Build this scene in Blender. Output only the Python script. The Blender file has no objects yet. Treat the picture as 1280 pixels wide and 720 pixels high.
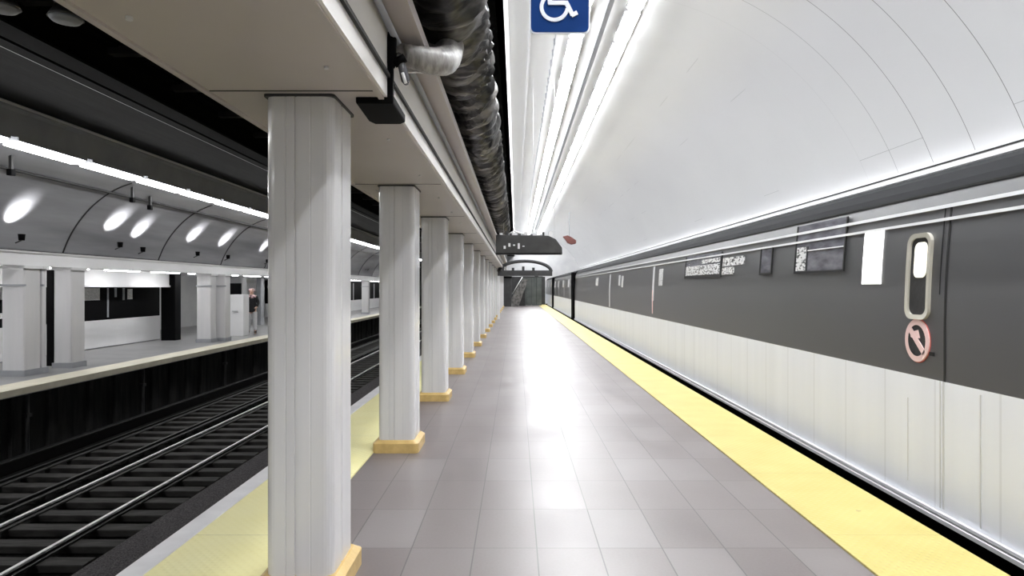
import bpy, bmesh, math, random
from mathutils import Vector
random.seed(7)
PI = math.pi
sc = bpy.context.scene
COL = sc.collection
E = 1.5                                   # eye height above the platform

# ------------------------------------------------------------------ camera
cam_d = bpy.data.cameras.new('camera'); cam = bpy.data.objects.new('camera', cam_d); COL.objects.link(cam)
cam.location = (0, 0, E); cam.rotation_euler = (PI/2, 0, 0)
cam_d.sensor_width = 36; cam_d.lens = 22.5; cam_d.clip_start = .05; cam_d.clip_end = 300
cam_d.shift_x = -5/1280; cam_d.shift_y = -1/1280
sc.camera = cam
# ------------------------------------------------------------------ world, exposure
w = bpy.data.worlds.new('world'); sc.world = w; w.use_nodes = True
w.node_tree.nodes['Background'].inputs[0].default_value = (.9, .93, 1, 1)
w.node_tree.nodes['Background'].inputs[1].default_value = .35
sc.view_settings.view_transform = 'Standard'; sc.view_settings.look = 'None'
sc.view_settings.exposure = 0.5; sc.view_settings.gamma = 1; sc.view_settings.use_curve_mapping = False
LAMP = 30.0                                # vault tubes
LAMP_FAR = 14.0                            # tubes over the far platform

# ------------------------------------------------------------------ materials
def new_mat(name, col, rough=.5, metal=0, spec=.5, coat=0, coat_rough=.05):
    m = bpy.data.materials.new(name); m.use_nodes = True
    b = m.node_tree.nodes['Principled BSDF']
    b.inputs['Base Color'].default_value = (*col, 1); b.inputs['Roughness'].default_value = rough
    b.inputs['Metallic'].default_value = metal; b.inputs['Specular IOR Level'].default_value = spec
    b.inputs['Coat Weight'].default_value = coat; b.inputs['Coat Roughness'].default_value = coat_rough
    return m
class NT:
    def __init__(s, m): s.m = m; s.t = m.node_tree; s.b = s.t.nodes['Principled BSDF']
    def n(s, kind, **k):
        x = s.t.nodes.new(kind)
        for a, v in k.items(): setattr(x, a, v)
        return x
    def l(s, a, b): s.t.links.new(a, b)
    def coord(s):
        return s.n('ShaderNodeTexCoord').outputs['Object']
    def math(s, op, a, b=None, c=None):
        x = s.n('ShaderNodeMath', operation=op)
        for i, v in enumerate((a, b, c)):
            if v is None: continue
            if isinstance(v, (int, float)): x.inputs[i].default_value = v
            else: s.l(v, x.inputs[i])
        return x.outputs[0]
    def noise(s, scale, detail=3, vec=None, rough=.5):
        x = s.n('ShaderNodeTexNoise'); x.inputs['Scale'].default_value = scale
        x.inputs['Detail'].default_value = detail; x.inputs['Roughness'].default_value = rough
        s.l(vec if vec is not None else s.coord(), x.inputs['Vector']); return x.outputs['Fac']
    def mapping(s, scale=(1,1,1), loc=(0,0,0)):
        x = s.n('ShaderNodeMapping'); x.inputs['Scale'].default_value = scale; x.inputs['Location'].default_value = loc
        s.l(s.coord(), x.inputs['Vector']); return x.outputs['Vector']
    def ramp(s, fac, stops):
        x = s.n('ShaderNodeValToRGB'); e = x.color_ramp.elements
        while len(e) < len(stops): e.new(.5)
        for el, (p, c) in zip(e, stops): el.position = p; el.color = (*c, 1) if len(c) == 3 else c
        s.l(fac, x.inputs[0]); return x.outputs['Color']
    def mix(s, fac, a, b, mode='MIX'):
        x = s.n('ShaderNodeMix', data_type='RGBA', blend_type=mode)
        for sock, v in ((x.inputs[0], fac), (x.inputs[6], a), (x.inputs[7], b)):
            if isinstance(v, (int, float)): sock.default_value = v
            elif isinstance(v, tuple): sock.default_value = (*v, 1)
            else: s.l(v, sock)
        return x.outputs[2]
    def bump(s, h, strength=.3, dist=.01):
        x = s.n('ShaderNodeBump'); x.inputs['Strength'].default_value = strength; x.inputs['Distance'].default_value = dist
        s.l(h, x.inputs['Height']); s.l(x.outputs[0], s.b.inputs['Normal'])
def noisy(name, c1, c2, scale=4, rough=.5, metal=0, bump=0, bscale=30, stretch=(1,1,1), spec=.5, coat=0):
    m = new_mat(name, c1, rough, metal, spec, coat); t = NT(m)
    v = t.mapping(stretch)
    t.l(t.ramp(t.noise(scale, 4, v), [(.3, c1), (.7, c2)]), t.b.inputs['Base Color'])
    if bump: t.bump(t.noise(bscale, 4, v), bump, .01)
    return m
def emit(name, col, st):
    m = new_mat(name, col, .4); b = m.node_tree.nodes['Principled BSDF']
    b.inputs['Emission Color'].default_value = (*col, 1); b.inputs['Emission Strength'].default_value = st
    return m

M = {}
M['column'] = noisy('column_paint', (.60,.60,.61), (.66,.65,.66), 1.2, .22, stretch=(4,4,.3), bump=.12, bscale=3, coat=.3)
M['beam'] = noisy('beam_paint', (.46,.42,.40), (.51,.47,.45), .8, .35, bump=.05, bscale=6)
M['fascia'] = noisy('fascia_paint', (.72,.70,.68), (.78,.76,.74), 1.5, .4)
M['tan'] = noisy('tan_base', (.50,.34,.12), (.62,.44,.17), 14, .45, bump=.2)
M['white'] = noisy('white_paint', (.74,.74,.75), (.80,.80,.81), 1.0, .4)
M['offwhite'] = noisy('off_white_paint', (.60,.60,.61), (.70,.70,.70), 1.5, .45)
M['grey'] = noisy('grey_paint', (.29,.30,.32), (.35,.36,.38), 2, .5)
M['dark'] = noisy('dark_steel', (.018,.018,.019), (.035,.035,.036), 3, .55, bump=.2)
M['black'] = new_mat('black_paint', (.0025,.0025,.003), .6, spec=.06)
M['soffit'] = noisy('black_soffit', (.0008,.0008,.0008), (.003,.003,.003), 1.2, .9, spec=.05)  # near-black, faintly mottled
M['panel'] = noisy('dark_panel', (.010,.010,.0105), (.020,.020,.021), 1.6, .7, spec=.15, stretch=(3,.5,1), bump=.4, bscale=4)
M['concrete_dark'] = noisy('dark_concrete', (.010,.010,.010), (.035,.035,.033), 2.5, .8, spec=.15, stretch=(1,2.5,.4), bump=.3, bscale=8)  # dark mottled concrete
M['rail'] = new_mat('polished_rail', (.85,.85,.85), .5, .2)
M['rail_dark'] = noisy('rusty_rail', (.003,.003,.003), (.007,.006,.006), 12, .5, .3)
M['tie'] = noisy('tie_wood', (.020,.019,.018), (.055,.053,.050), 7, .75, spec=.2, stretch=(.4,3,1), bump=.5, bscale=12)
M['nose'] = noisy('white_nosing', (.70,.69,.70), (.80,.79,.80), 6, .5)
M['cream'] = noisy('cream_strip', (.62,.58,.46), (.72,.68,.55), 5, .5)
M['lamp'] = emit('lamp_tube', (.965,.98,1), LAMP)
M['lamp_far'] = emit('lamp_tube_far', (1,1,1), LAMP_FAR)
M['lit'] = emit('lit_window', (1,1,1), 1.0)
M['litdim'] = emit('lit_window_dim', (.9,.89,.78), .55)
M['glass'] = new_mat('dark_glass', (.09,.09,.10), .08, 0, .8)
M['blue'] = new_mat('sign_blue', (.004,.040,.19), .6, spec=.1)
M['sign_white'] = new_mat('sign_white', (.86,.90,.97), .35)
M['red'] = noisy('dark_red', (.10,.03,.025), (.16,.05,.04), 4, .4)
M['pinkring'] = new_mat('pale_pink_ring', (.86,.62,.60), .4)
M['redline'] = new_mat('red_line', (.55,.12,.10), .5)
M['cream_metal'] = new_mat('cream_metal', (.62,.60,.52), .25, .3)
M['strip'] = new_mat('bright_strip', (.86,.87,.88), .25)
M['seam'] = new_mat('seam_black', (.01,.01,.01), .6)
M['seam_grey'] = new_mat('seam_grey', (.60,.60,.61), .5)
M['asphalt'] = noisy('ballast', (.03,.028,.03), (.16,.15,.155), 70, .95, spec=.1, bump=1.0, bscale=60)
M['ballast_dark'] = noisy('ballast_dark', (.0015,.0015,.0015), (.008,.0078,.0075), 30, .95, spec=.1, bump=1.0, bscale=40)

M['mottle'] = noisy('mottled_grey', (.03,.028,.027), (.22,.21,.20), 5, .6)
M['greenpanel'] = noisy('dark_green_grey', (.05,.06,.056), (.09,.10,.095), 2, .5)
# train side: dark glossy upper paint
def train_dark():
    m = noisy('train_charcoal', (.023,.024,.027), (.029,.030,.034), .5, .42, 0, spec=1, coat=1)
    m.node_tree.nodes['Principled BSDF'].inputs['Coat Roughness'].default_value = .48
    return m
M['train_dark'] = train_dark()
M['train_roof'] = noisy('train_roof', (.018,.0185,.020), (.022,.023,.025), 1, .8, spec=.1)
def train_white():
    m = new_mat('train_white', (.8,.8,.81), .6, 0, .3); t = NT(m)
    x = t.n('ShaderNodeSeparateXYZ'); t.l(t.coord(), x.inputs[0])
    f = t.math('FRACT', t.math('MULTIPLY', x.outputs['Y'], 1.7))
    ln = t.math('LESS_THAN', f, .03)
    v = t.mapping((0, 3.2, .05))
    nz = t.ramp(t.noise(1.0, 3, v), [(.35, (.84,.86,.91)), (.65, (.88,.90,.95))])
    t.l(t.mix(t.math('MULTIPLY', ln, .22), nz, (.42,.42,.43)), t.b.inputs['Base Color'])
    return m
M['train_white'] = train_white()

def floor_mat():
    m = new_mat('platform_tiles', (.3,.28,.28), .3, 0, .9); t = NT(m)
    x = t.n('ShaderNodeSeparateXYZ'); t.l(t.coord(), x.inputs[0])
    TX, TY, OX, OY = .36, .64, .12, 3.68
    u = t.math('DIVIDE', t.math('SUBTRACT', x.outputs['X'], OX), TX)
    v = t.math('DIVIDE', t.math('SUBTRACT', x.outputs['Y'], OY), TY)
    fu = t.math('FRACT', u); fv = t.math('FRACT', v)
    du = t.math('MULTIPLY', t.math('MINIMUM', fu, t.math('SUBTRACT', 1, fu)), TX)
    dv = t.math('MULTIPLY', t.math('MINIMUM', fv, t.math('SUBTRACT', 1, fv)), TY)
    g = t.math('MAXIMUM', t.math('LESS_THAN', du, .0032), t.math('MULTIPLY', t.math('LESS_THAN', dv, .0035), .8))
    c = t.n('ShaderNodeCombineXYZ'); t.l(t.math('FLOOR', u), c.inputs[0]); t.l(t.math('FLOOR', v), c.inputs[1])
    wn = t.n('ShaderNodeTexWhiteNoise', noise_dimensions='2D'); t.l(c.outputs[0], wn.inputs['Vector'])
    base = t.ramp(wn.outputs['Value'], [(0, (.122,.098,.098)), (.55, (.150,.125,.124)), (1, (.190,.168,.168))])
    n1 = t.noise(60, 4); n2 = t.noise(1.2, 3)
    base = t.mix(t.math('MULTIPLY', n2, .35), base, (.095,.073,.073))
    base = t.mix(t.math('MULTIPLY', n1, .25), base, (.26,.245,.245))
    t.l(t.mix(g, base, (.06,.055,.055)), t.b.inputs['Base Color'])
    r = t.math('ADD', t.math('MULTIPLY', wn.outputs['Value'], .06), t.math('ADD', t.math('MULTIPLY', n2, .12), .31))
    t.l(r, t.b.inputs['Roughness'])
    h = t.math('SUBTRACT', t.math('MULTIPLY', n1, .2), g)
    t.bump(h, .25, .004)
    return m
M['floor'] = floor_mat()
M['floor_far'] = noisy('far_floor', (.20,.20,.205), (.28,.28,.28), 2, .35)

def tactile(name, c1, c2):
    m = new_mat(name, c1, .45); t = NT(m)
    x = t.n('ShaderNodeSeparateXYZ'); t.l(t.coord(), x.inputs[0])
    sx = t.math('SINE', t.math('MULTIPLY', x.outputs['X'], 2*PI/.06)); sy = t.math('SINE', t.math('MULTIPLY', x.outputs['Y'], 2*PI/.06))
    h = t.math('MAXIMUM', t.math('MULTIPLY', sx, sy), 0)
    fy = t.math('FRACT', t.math('DIVIDE', x.outputs['Y'], .64*2)); 
    ln = t.math('LESS_THAN', fy, .004)
    nn = t.noise(3, 5); n3 = t.noise(.8, 4)
    base = t.ramp(nn, [(.3, c1), (.7, c2)])
    spots = t.math('GREATER_THAN', t.noise(9, 2), .78)
    base = t.mix(t.math('MULTIPLY', spots, .5), base, (.25,.2,.1))
    t.l(t.mix(t.math('MULTIPLY', ln, .5), base, (.25,.2,.08)), t.b.inputs['Base Color'])
    t.bump(h, .35, .005)
    return m
M['yellow'] = tactile('tactile_yellow', (.51,.43,.14), (.57,.485,.175))
M['yellow_pale'] = tactile('tactile_pale_yellow', (.88,.82,.40), (.90,.85,.46))

def vault_mat():
    m = new_mat('vault_panels', (.75,.75,.75), .33, 0, .4); t = NT(m)
    x = t.n('ShaderNodeSeparateXYZ'); t.l(t.coord(), x.inputs[0])
    fy = t.math('FRACT', t.math('DIVIDE', t.math('SUBTRACT', x.outputs['Y'], 7.70), .86))
    d = t.math('MULTIPLY', t.math('MINIMUM', fy, t.math('SUBTRACT', 1, fy)), .86)
    ln = t.math('LESS_THAN', d, .0055)
    fade = t.math('MULTIPLY', ln, t.math('MINIMUM', t.math('MAXIMUM', t.math('SUBTRACT', 1.0, t.math('MULTIPLY', t.math('SUBTRACT', x.outputs['Y'], 9.6), .55)), .03), .9))
    # longitudinal joints by angle, one short joint per panel at random
    ang = t.math('ARCTAN2', t.math('SUBTRACT', x.outputs['Z'], E), t.math('SUBTRACT', x.outputs['X'], 1.32))
    fa = t.math('FRACT', t.math('DIVIDE', ang, .22)); la = t.math('LESS_THAN', fa, .006)
    c = t.n('ShaderNodeCombineXYZ'); t.l(t.math('FLOOR', t.math('DIVIDE', t.math('SUBTRACT', x.outputs['Y'], 7.70), .86)), c.inputs[0])
    t.l(t.math('FLOOR', t.math('DIVIDE', ang, .22)), c.inputs[1])
    wn = t.n('ShaderNodeTexWhiteNoise', noise_dimensions='2D'); t.l(c.outputs[0], wn.inputs['Vector'])
    lb = t.math('MULTIPLY', t.math('MULTIPLY', la, t.math('GREATER_THAN', wn.outputs['Value'], .86)), .6)
    base = t.ramp(t.noise(.35, 3, t.mapping((1,.5,1))), [(.3, (.66,.66,.665)), (.7, (.72,.72,.72))])
    k = t.math('MAXIMUM', fade, lb)
    t.l(t.mix(k, base, (.16,.16,.16)), t.b.inputs['Base Color'])
    t.bump(t.noise(.9, 3, t.mapping((1,.6,1))), .25, .05)
    return m
M['vault'] = vault_mat()
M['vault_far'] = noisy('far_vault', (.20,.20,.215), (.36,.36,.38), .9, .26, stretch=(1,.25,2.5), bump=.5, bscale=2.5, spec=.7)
def duct_mat():
    m = new_mat('black_duct', (.02,.019,.018), .32, 0, .7); t = NT(m)
    v = t.mapping((1.0, 4.0, 1.6))
    n = t.noise(2.0, 4, v, .55)
    t.l(t.ramp(n, [(.49, (.007,.0065,.0065)), (.66, (.24,.23,.22))]), t.b.inputs['Base Color'])  # pale ramp end paints wrinkle highlights into the black
    t.bump(n, .8, .04)
    return m
M['duct'] = duct_mat()
M['steel2'] = noisy('dark_grey_steel', (.014,.0135,.013), (.035,.034,.033), 3, .5)  # dark grey mottled steel

# ------------------------------------------------------------------ mesh helpers
class MB:
    def __init__(s): s.bm = bmesh.new()
    def box(s, x0, x1, y0, y1, z0, z1):
        c = [(x0,y0,z0),(x1,y0,z0),(x1,y1,z0),(x0,y1,z0),(x0,y0,z1),(x1,y0,z1),(x1,y1,z1),(x0,y1,z1)]
        v = [s.bm.verts.new(p) for p in c]
        for f in ((0,3,2,1),(4,5,6,7),(0,1,5,4),(1,2,6,5),(2,3,7,6),(3,0,4,7)): s.bm.faces.new([v[i] for i in f])
        return s
    def prism_y(s, prof, y0, y1, cap=True):      # prof = [(x,z)], extruded along y
        n = len(prof)
        a = [s.bm.verts.new((x, y0, z)) for x, z in prof]; b = [s.bm.verts.new((x, y1, z)) for x, z in prof]
        for i in range(n): j = (i+1) % n; s.bm.faces.new((a[i], a[j], b[j], b[i]))
        if cap: s.bm.faces.new(a[::-1]); s.bm.faces.new(b)
        return s
    def prism_x(s, prof, x0, x1):                # prof = [(y,z)]
        n = len(prof)
        a = [s.bm.verts.new((x0, y, z)) for y, z in prof]; b = [s.bm.verts.new((x1, y, z)) for y, z in prof]
        for i in range(n): j = (i+1) % n; s.bm.faces.new((a[i], a[j], b[j], b[i]))
        s.bm.faces.new(a[::-1]); s.bm.faces.new(b)
        return s
    def prism_z(s, prof, z0, z1, prof1=None):    # prof = [(x,y)]
        n = len(prof); p1 = prof1 or prof
        a = [s.bm.verts.new((x, y, z0)) for x, y in prof]; b = [s.bm.verts.new((x, y, z1)) for x, y in p1]
        for i in range(n): j = (i+1) % n; s.bm.faces.new((a[i], a[j], b[j], b[i]))
        s.bm.faces.new(a[::-1]); s.bm.faces.new(b)
        return s
    def tube(s, pts, r, seg=12, cap=True):
        pts = [Vector(p) for p in pts]; rings = []
        rr = r if isinstance(r, (list, tuple)) else [r]*len(pts)
        d0 = (pts[1]-pts[0]).normalized()
        nrm = Vector((0,0,1)) if abs(d0.z) < .9 else Vector((1,0,0))
        for i, p in enumerate(pts):
            d = (pts[min(i+1, len(pts)-1)] - pts[max(i-1, 0)]).normalized()
            nrm = (nrm - d*d.dot(nrm)).normalized()      # parallel transport keeps the rings from twisting
            b = nrm; a = d.cross(b).normalized()
            rings.append([s.bm.verts.new(p + (a*math.cos(2*PI*k/seg) + b*math.sin(2*PI*k/seg))*rr[i]) for k in range(seg)])
        for i in range(len(rings)-1):
            for k in range(seg):
                j = (k+1) % seg; f = s.bm.faces.new((rings[i][k], rings[i][j], rings[i+1][j], rings[i+1][k])); f.smooth = True
        if cap: s.bm.faces.new(rings[0][::-1]); s.bm.faces.new(rings[-1])
        return s
    def build(s, name, mat, parent=None, bevel=0, smooth=False):
        bmesh.ops.recalc_face_normals(s.bm, faces=s.bm.faces)
        me = bpy.data.meshes.new(name); s.bm.to_mesh(me); s.bm.free()
        if smooth:
            for p in me.polygons: p.use_smooth = True
        me.materials.append(mat)
        o = bpy.data.objects.new(name, me); COL.objects.link(o)
        if parent: o.parent = parent; o.matrix_parent_inverse.identity()
        if bevel:
            b = o.modifiers.new('bevel', 'BEVEL'); b.width = bevel; b.segments = 2; b.limit_method = 'ANGLE'
        return o
def tag(o, label, cat, group=None, kind=None):
    o['label'] = label; o['category'] = cat
    if group: o['group'] = group
    if kind: o['kind'] = kind
    return o
def struct(o): o['kind'] = 'structure'; return o
def thing(name, loc, label, cat, group=None, rz=0):
    o = bpy.data.objects.new(name, None); COL.objects.link(o); o.location = loc; o.rotation_euler = (0,0,rz)
    o.empty_display_size = .1
    return tag(o, label, cat, group)
def dup(root, loc, label=None, scale=None):
    r = root.copy(); COL.objects.link(r); r.location = loc
    if label: r['label'] = label
    if scale: r.scale = scale
    for ch in list(root.children):
        c = ch.copy(); COL.objects.link(c); c.parent = r
        for g in ch.children:
            d = g.copy(); COL.objects.link(d); d.parent = c
    return r

Y0, Y1 = -9.0, 62.0
PE = 55.0                                  # platform end
# ------------------------------------------------------------------ setting: platform, track bed, walls, vault
o = MB().box(-2.055, 2.55, Y0, PE, -.30, 0).build('floor', M['floor']); struct(o)
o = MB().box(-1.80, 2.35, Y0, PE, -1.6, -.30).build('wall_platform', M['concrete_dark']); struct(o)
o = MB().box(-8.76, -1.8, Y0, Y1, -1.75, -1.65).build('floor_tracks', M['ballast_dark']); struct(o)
o = MB().box(2.35, 6.3, Y0, Y1, -1.75, -1.65).build('floor_train_trough', M['ballast_dark']); struct(o)
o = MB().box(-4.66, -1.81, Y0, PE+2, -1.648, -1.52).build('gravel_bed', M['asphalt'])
tag(o, 'dark speckled gravel bank between our platform edge and the tie ends', 'gravel', kind='stuff')
o = MB().box(-2.06, 6.3, PE+2.5, PE+3, -1.65, 0).build('wall_end_lower', M['concrete_dark']); struct(o)
# vault
cX, R = 1.32, 5.16
def vault_pts(r, a0, a1, n): return [(cX + r*math.cos(a0+(a1-a0)*i/n), E + r*math.sin(a0+(a1-a0)*i/n)) for i in range(n+1)]
aR = math.asin(1.80/R); aL = math.acos((-.14-cX)/R)
prof = vault_pts(R, aR, aL, 64) + vault_pts(R+.12, aL, aR, 64)
v = MB().prism_y(prof, Y0, Y1).build('ceiling', M['vault'], smooth=False); struct(v)
for p in v.data.polygons:
    p.use_smooth = abs(p.normal.y) < .5
v.data.set_sharp_from_angle(angle=math.radians(40)) if hasattr(v.data, 'set_sharp_from_angle') else None
o = MB().box(-.22, -.14, Y0, Y1, E+3.0, E+4.98).build('wall_vault_side', M['white']); struct(o)
o = MB().box(6.16, 6.3, Y0, Y1, -1.65, E+1.78).build('wall_right', M['offwhite']); struct(o)
o = MB().box(6.0, 6.16, Y0, Y1, E+1.655, E+1.735).box(5.98, 6.16, Y0, Y1, E+1.75, E+1.785).build('trim_1', M['white']); struct(o)
o = MB().box(5.985, 6.155, Y0, Y1, E+1.735, E+1.75).build('trim_2', M['seam']); struct(o)
# vault seam strips
o = MB().prism_y([(.26, E+5.06), (.30, E+5.06), (.30, E+4.99), (.26, E+4.99)], Y0, Y1).build('trim_3', M['white']); struct(o)
# black soffit above the tracks
o = MB().box(-6.0, -.14, Y0, Y1, E+3.0, E+3.2).build('ceiling_tracks', M['soffit']); struct(o)
o = MB().box(-7.8, -6.0, Y0, Y1, E+2.84, E+3.2).build('ceiling_panel', M['panel']); struct(o)
o = MB().box(-6.03, -5.99, Y0, Y1, E+2.815, E+2.84).build('trim_4', M['offwhite']); struct(o)
o = MB().prism_y([(-7.8, E+2.84), (-7.72, E+2.84), (-7.72, E+2.76), (-7.76, E+2.72), (-7.80, E+2.34), (-7.98, E+2.34), (-7.98, E+2.84)], Y0, Y1).build('trim_5', M['grey']); struct(o)
o = MB().box(-7.73, -7.69, Y0, Y1, E+2.79, E+2.82).build('trim_6', M['offwhite']); struct(o)
# end walls
pr = [(-2.4, 0), (6.3, 0), (6.3, E+3.2), (4.2, E+4.9), (1.3, E+5.4), (-.3, E+5.2), (-2.4, E+3.2)]
o = MB().prism_y([(x, z) for x, z in pr], Y1-.2, Y1).build('wall_end', M['offwhite']); struct(o)
o = MB().box(-15, -2.4, Y1-.2, Y1, -1.7, E+3.2).build('wall_end_left', M['concrete_dark']); struct(o)
# wall above the beam that carries the soffit
o = MB().box(-1.30, -.80, Y0, Y1, E+1.32, E+3.0).build('wall_above_beam', M['dark']); struct(o)

# ------------------------------------------------------------------ platform edges
tag(MB().box(1.87, 2.55, Y0, PE, 0, .012).build('tactile_strip', M['yellow']), 'bright yellow tactile strip along the right platform edge beside the train', 'tactile strip')
tag(MB().box(-1.925, -1.29, Y0, PE, 0, .012).build('tactile_strip', M['yellow_pale']), 'pale yellow tactile strip on the left edge of our platform behind the columns', 'tactile strip')
tag(MB().box(-2.065, -1.925, Y0, PE, -.10, .016).build('edge_nosing', M['nose'], bevel=.006), 'white nosing strip along the left edge of our platform above the tracks', 'platform edge')
tag(MB().box(2.50, 2.575, Y0, PE, -.24, -.002).build('rubbing_board', M['black'], bevel=.01), 'black rubbing board under the right platform edge beside the train', 'rubbing board')

# ------------------------------------------------------------------ columns
W2, D2 = .163, .19
def col_profile(w, d, c=.045):
    p = [(-w+c, -d), (-.068, -d), (-.066, -d+.003), (-.063, -d+.003), (-.061, -d), (-.022, -d-.002), (-.020, -d+.007), (-.014, -d+.007), (-.012, -d),
         (.052, -d), (.054, -d+.002), (.057, -d+.002), (.059, -d), (w-c, -d)]
    for k in range(1, 5): a = PI/2*k/5; p.append((w-c+c*math.sin(a), -d+c-c*math.cos(a)))
    p += [(w, -d+c), (w, -.04), (w-.010, -.035), (w-.010, -.02), (w, -.015), (w, d-c), (w-c, d), (-w+c, d), (-w, d-c), (-w, -d+c)]
    for k in range(1, 5): a = PI/2*k/5; p.append((-w+c-c*math.cos(a), -d+c-c*math.sin(a)))
    return p
def rrect(w, d, c, n=4):
    p = []
    for cx, cy, a0 in ((w-c, -d+c, -PI/2), (w-c, d-c, 0), (-w+c, d-c, PI/2), (-w+c, -d+c, PI)):
        for k in range(n+1): a = a0+PI/2*k/n; p.append((cx+c*math.cos(a), cy+c*math.sin(a)))
    return p
BB = E + .93                                # beam bottom
ctxt = ['nearest white column, cut off by the bottom of the photo', 'second white column from the front, with its whole tan base showing',
        'third white column from the front, between the second and fourth', 'fourth white column from the front, standing narrow behind the third',
        'fifth white column from the front along the tracks', 'sixth white column from the front along the tracks', 'seventh white column from the front along the tracks']
proto = thing('column', (-1.045, 3.27, 0), ctxt[0], 'column', 'columns along the middle beam')
MB().prism_z(col_profile(W2, D2), .09, BB-.012).build('shaft', M['column'], proto)
MB().prism_z(rrect(W2+.045, D2+.045, .04), .0, .085).prism_z(rrect(W2+.045, D2+.045, .04), .085, .11, rrect(W2+.012, D2+.012, .04)).build('base_guard', M['tan'], proto)['label'] = 'tan yellow base guard'
MB().prism_z(rrect(W2+.008, D2+.008, .02), BB-.012, BB).build('shadow_gap', M['dark'], proto)['label'] = 'dark shadow gap below the beam'  # thin dark slab stands in for the shadow line under the beam
ys = [3.27] + [3.39 + 2.62*i for i in range(1, 20)]
for i, y in enumerate(ys):
    if i == 0: continue
    dup(proto, (-1.09, y, 0), ctxt[i] if i < len(ctxt) else 'distant white column in the crowded far end of the column row')

# beam
bt = thing('ceiling_beam', (-1.06, 0, BB), 'wide beige beam running along the tops of the white columns', 'beam')
def at(o, mb, *a, **k): return mb.build(*a, **k)
def local(mb, dx, dy, dz):
    bmesh.ops.translate(mb.bm, verts=mb.bm.verts, vec=(-dx, -dy, -dz)); return mb
L = lambda mb: local(mb, -1.06, 0, BB)
L(MB().box(-1.47, -.655, Y0, PE, BB, BB+.36)).build('soffit_plate', M['beam'], bt)
L(MB().box(-1.48, -1.45, Y0, PE, BB-.012, BB+.36).box(-.67, -.645, Y0, PE, BB-.012, BB+.03)).build('flange', M['beam'], bt)
m_ = MB()
for y in ys: m_.box(-1.45, -.67, y-.245, y-.238, BB-.003, BB+.002)
L(m_).build('joint', M['seam'], bt)
L(MB().box(-.655, -.63, Y0, PE, BB, BB+.36)).build('fascia_board', M['fascia'], bt)
L(MB().box(-.63, -.615, Y0, PE, BB+.094, BB+.112)).build('conduit', M['seam'], bt)['label'] = 'dark conduit'
L(MB().box(-.655, -.485, Y0, PE, BB+.345, BB+.375).box(-.50, -.48, Y0, PE, BB+.335, BB+.40)).build('ledge', M['beam'], bt)
L(MB().tube([(-.60, Y0, BB+.31), (-.60, PE, BB+.31)], .018, 8)).build('cable', M['grey'], bt)
mb = MB()
for y in [2.2+1.31*i for i in range(30)]: mb.tube([(-1.33, y, BB-.012), (-1.33, y, BB+.002)], .012, 8); mb.tube([(-.80, y+.5, BB-.010), (-.80, y+.5, BB+.002)], .010, 8)
L(mb).build('rivets', M['offwhite'], bt)

# duct (wrinkled flexible black hose)
def duct():
    b = bmesh.new(); n = 40; step = .035; N = int((19-1.2)/step) ; rings = []
    random.seed(3)
    ph = [random.uniform(0, 6.28) for _ in range(8)]
    for i in range(N):
        y = 1.2 + i*step; ring = []
        if i % 9 == 0: tw = random.uniform(-.5, .5)
        for k in range(n):
            a = 2*PI*k/n
            yy = y + .10*math.sin(a*1+y*1.3+ph[0]) + .05*math.sin(2*a+ph[1]+y*2.1)
            r = .232 + .018*math.sin(yy*30) + .013*math.sin(yy*47+2*a+ph[2]) + .010*math.sin(yy*17+3*a+ph[3]) + .006*math.sin(yy*97+5*a) + random.uniform(-.003,.003)
            r += -.02*max(0, math.sin(yy*3.1+ph[4]))**6
            ring.append(b.verts.new((-.43 + r*math.cos(a), y, E+1.727 + r*math.sin(a))))
        rings.append(ring)
    for i in range(N-1):
        for k in range(n):
            j = (k+1) % n; f = b.faces.new((rings[i][k], rings[i][j], rings[i+1][j], rings[i+1][k])); f.smooth = True
    b.faces.new(rings[0]); b.faces.new(rings[-1][::-1])
    bmesh.ops.recalc_face_normals(b, faces=b.faces)
    me = bpy.data.meshes.new('hose'); b.to_mesh(me); b.free(); me.materials.append(M['duct'])
    o = bpy.data.objects.new('hose', me); COL.objects.link(o); return o
t = thing('ventilation_duct', (0,0,0), 'wrinkled black flexible duct hanging beside the beige beam', 'duct')
duct().parent = t
for y in [2.6+1.9*i for i in range(9)]:
    MB().tube([(-.43, y, E+1.96), (-.43, y, E+3.0)], .012, 6).build('hanger', M['dark'], t)
# short branch from the duct into the beam
br = thing('duct_branch', (-.54, 3.44, E+1.21), 'short wrinkled grey branch joining the black duct to the beam', 'duct')
ctl = [(-.05,-.20,-.03),(.0,-.15,-.025),(.05,-.08,-.015),(.10,.02,.01),(.125,.16,.06),(.13,.30,.12),(.125,.46,.22),(.12,.56,.30)]
pts = []
for i in range(len(ctl)-1):
    for k in range(4):
        q = k/4; pts.append(tuple(ctl[i][j]*(1-q)+ctl[i+1][j]*q for j in range(3)))
pts.append(ctl[-1])
M['sleeve'] = noisy('wrinkled_sleeve', (.10,.095,.09), (.42,.40,.385), 9, .4, bump=.9, bscale=9, stretch=(3,1,1))
MB().tube(pts, [.050+.0015*i+(.006 if i % 2 else 0) for i in range(len(pts))], 20).build('sleeve', M['sleeve'], br)
MB().box(-.085, .06, .10, .125, -.02, .0).build('band', M['white'], br)['label'] = 'white edge band'

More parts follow.
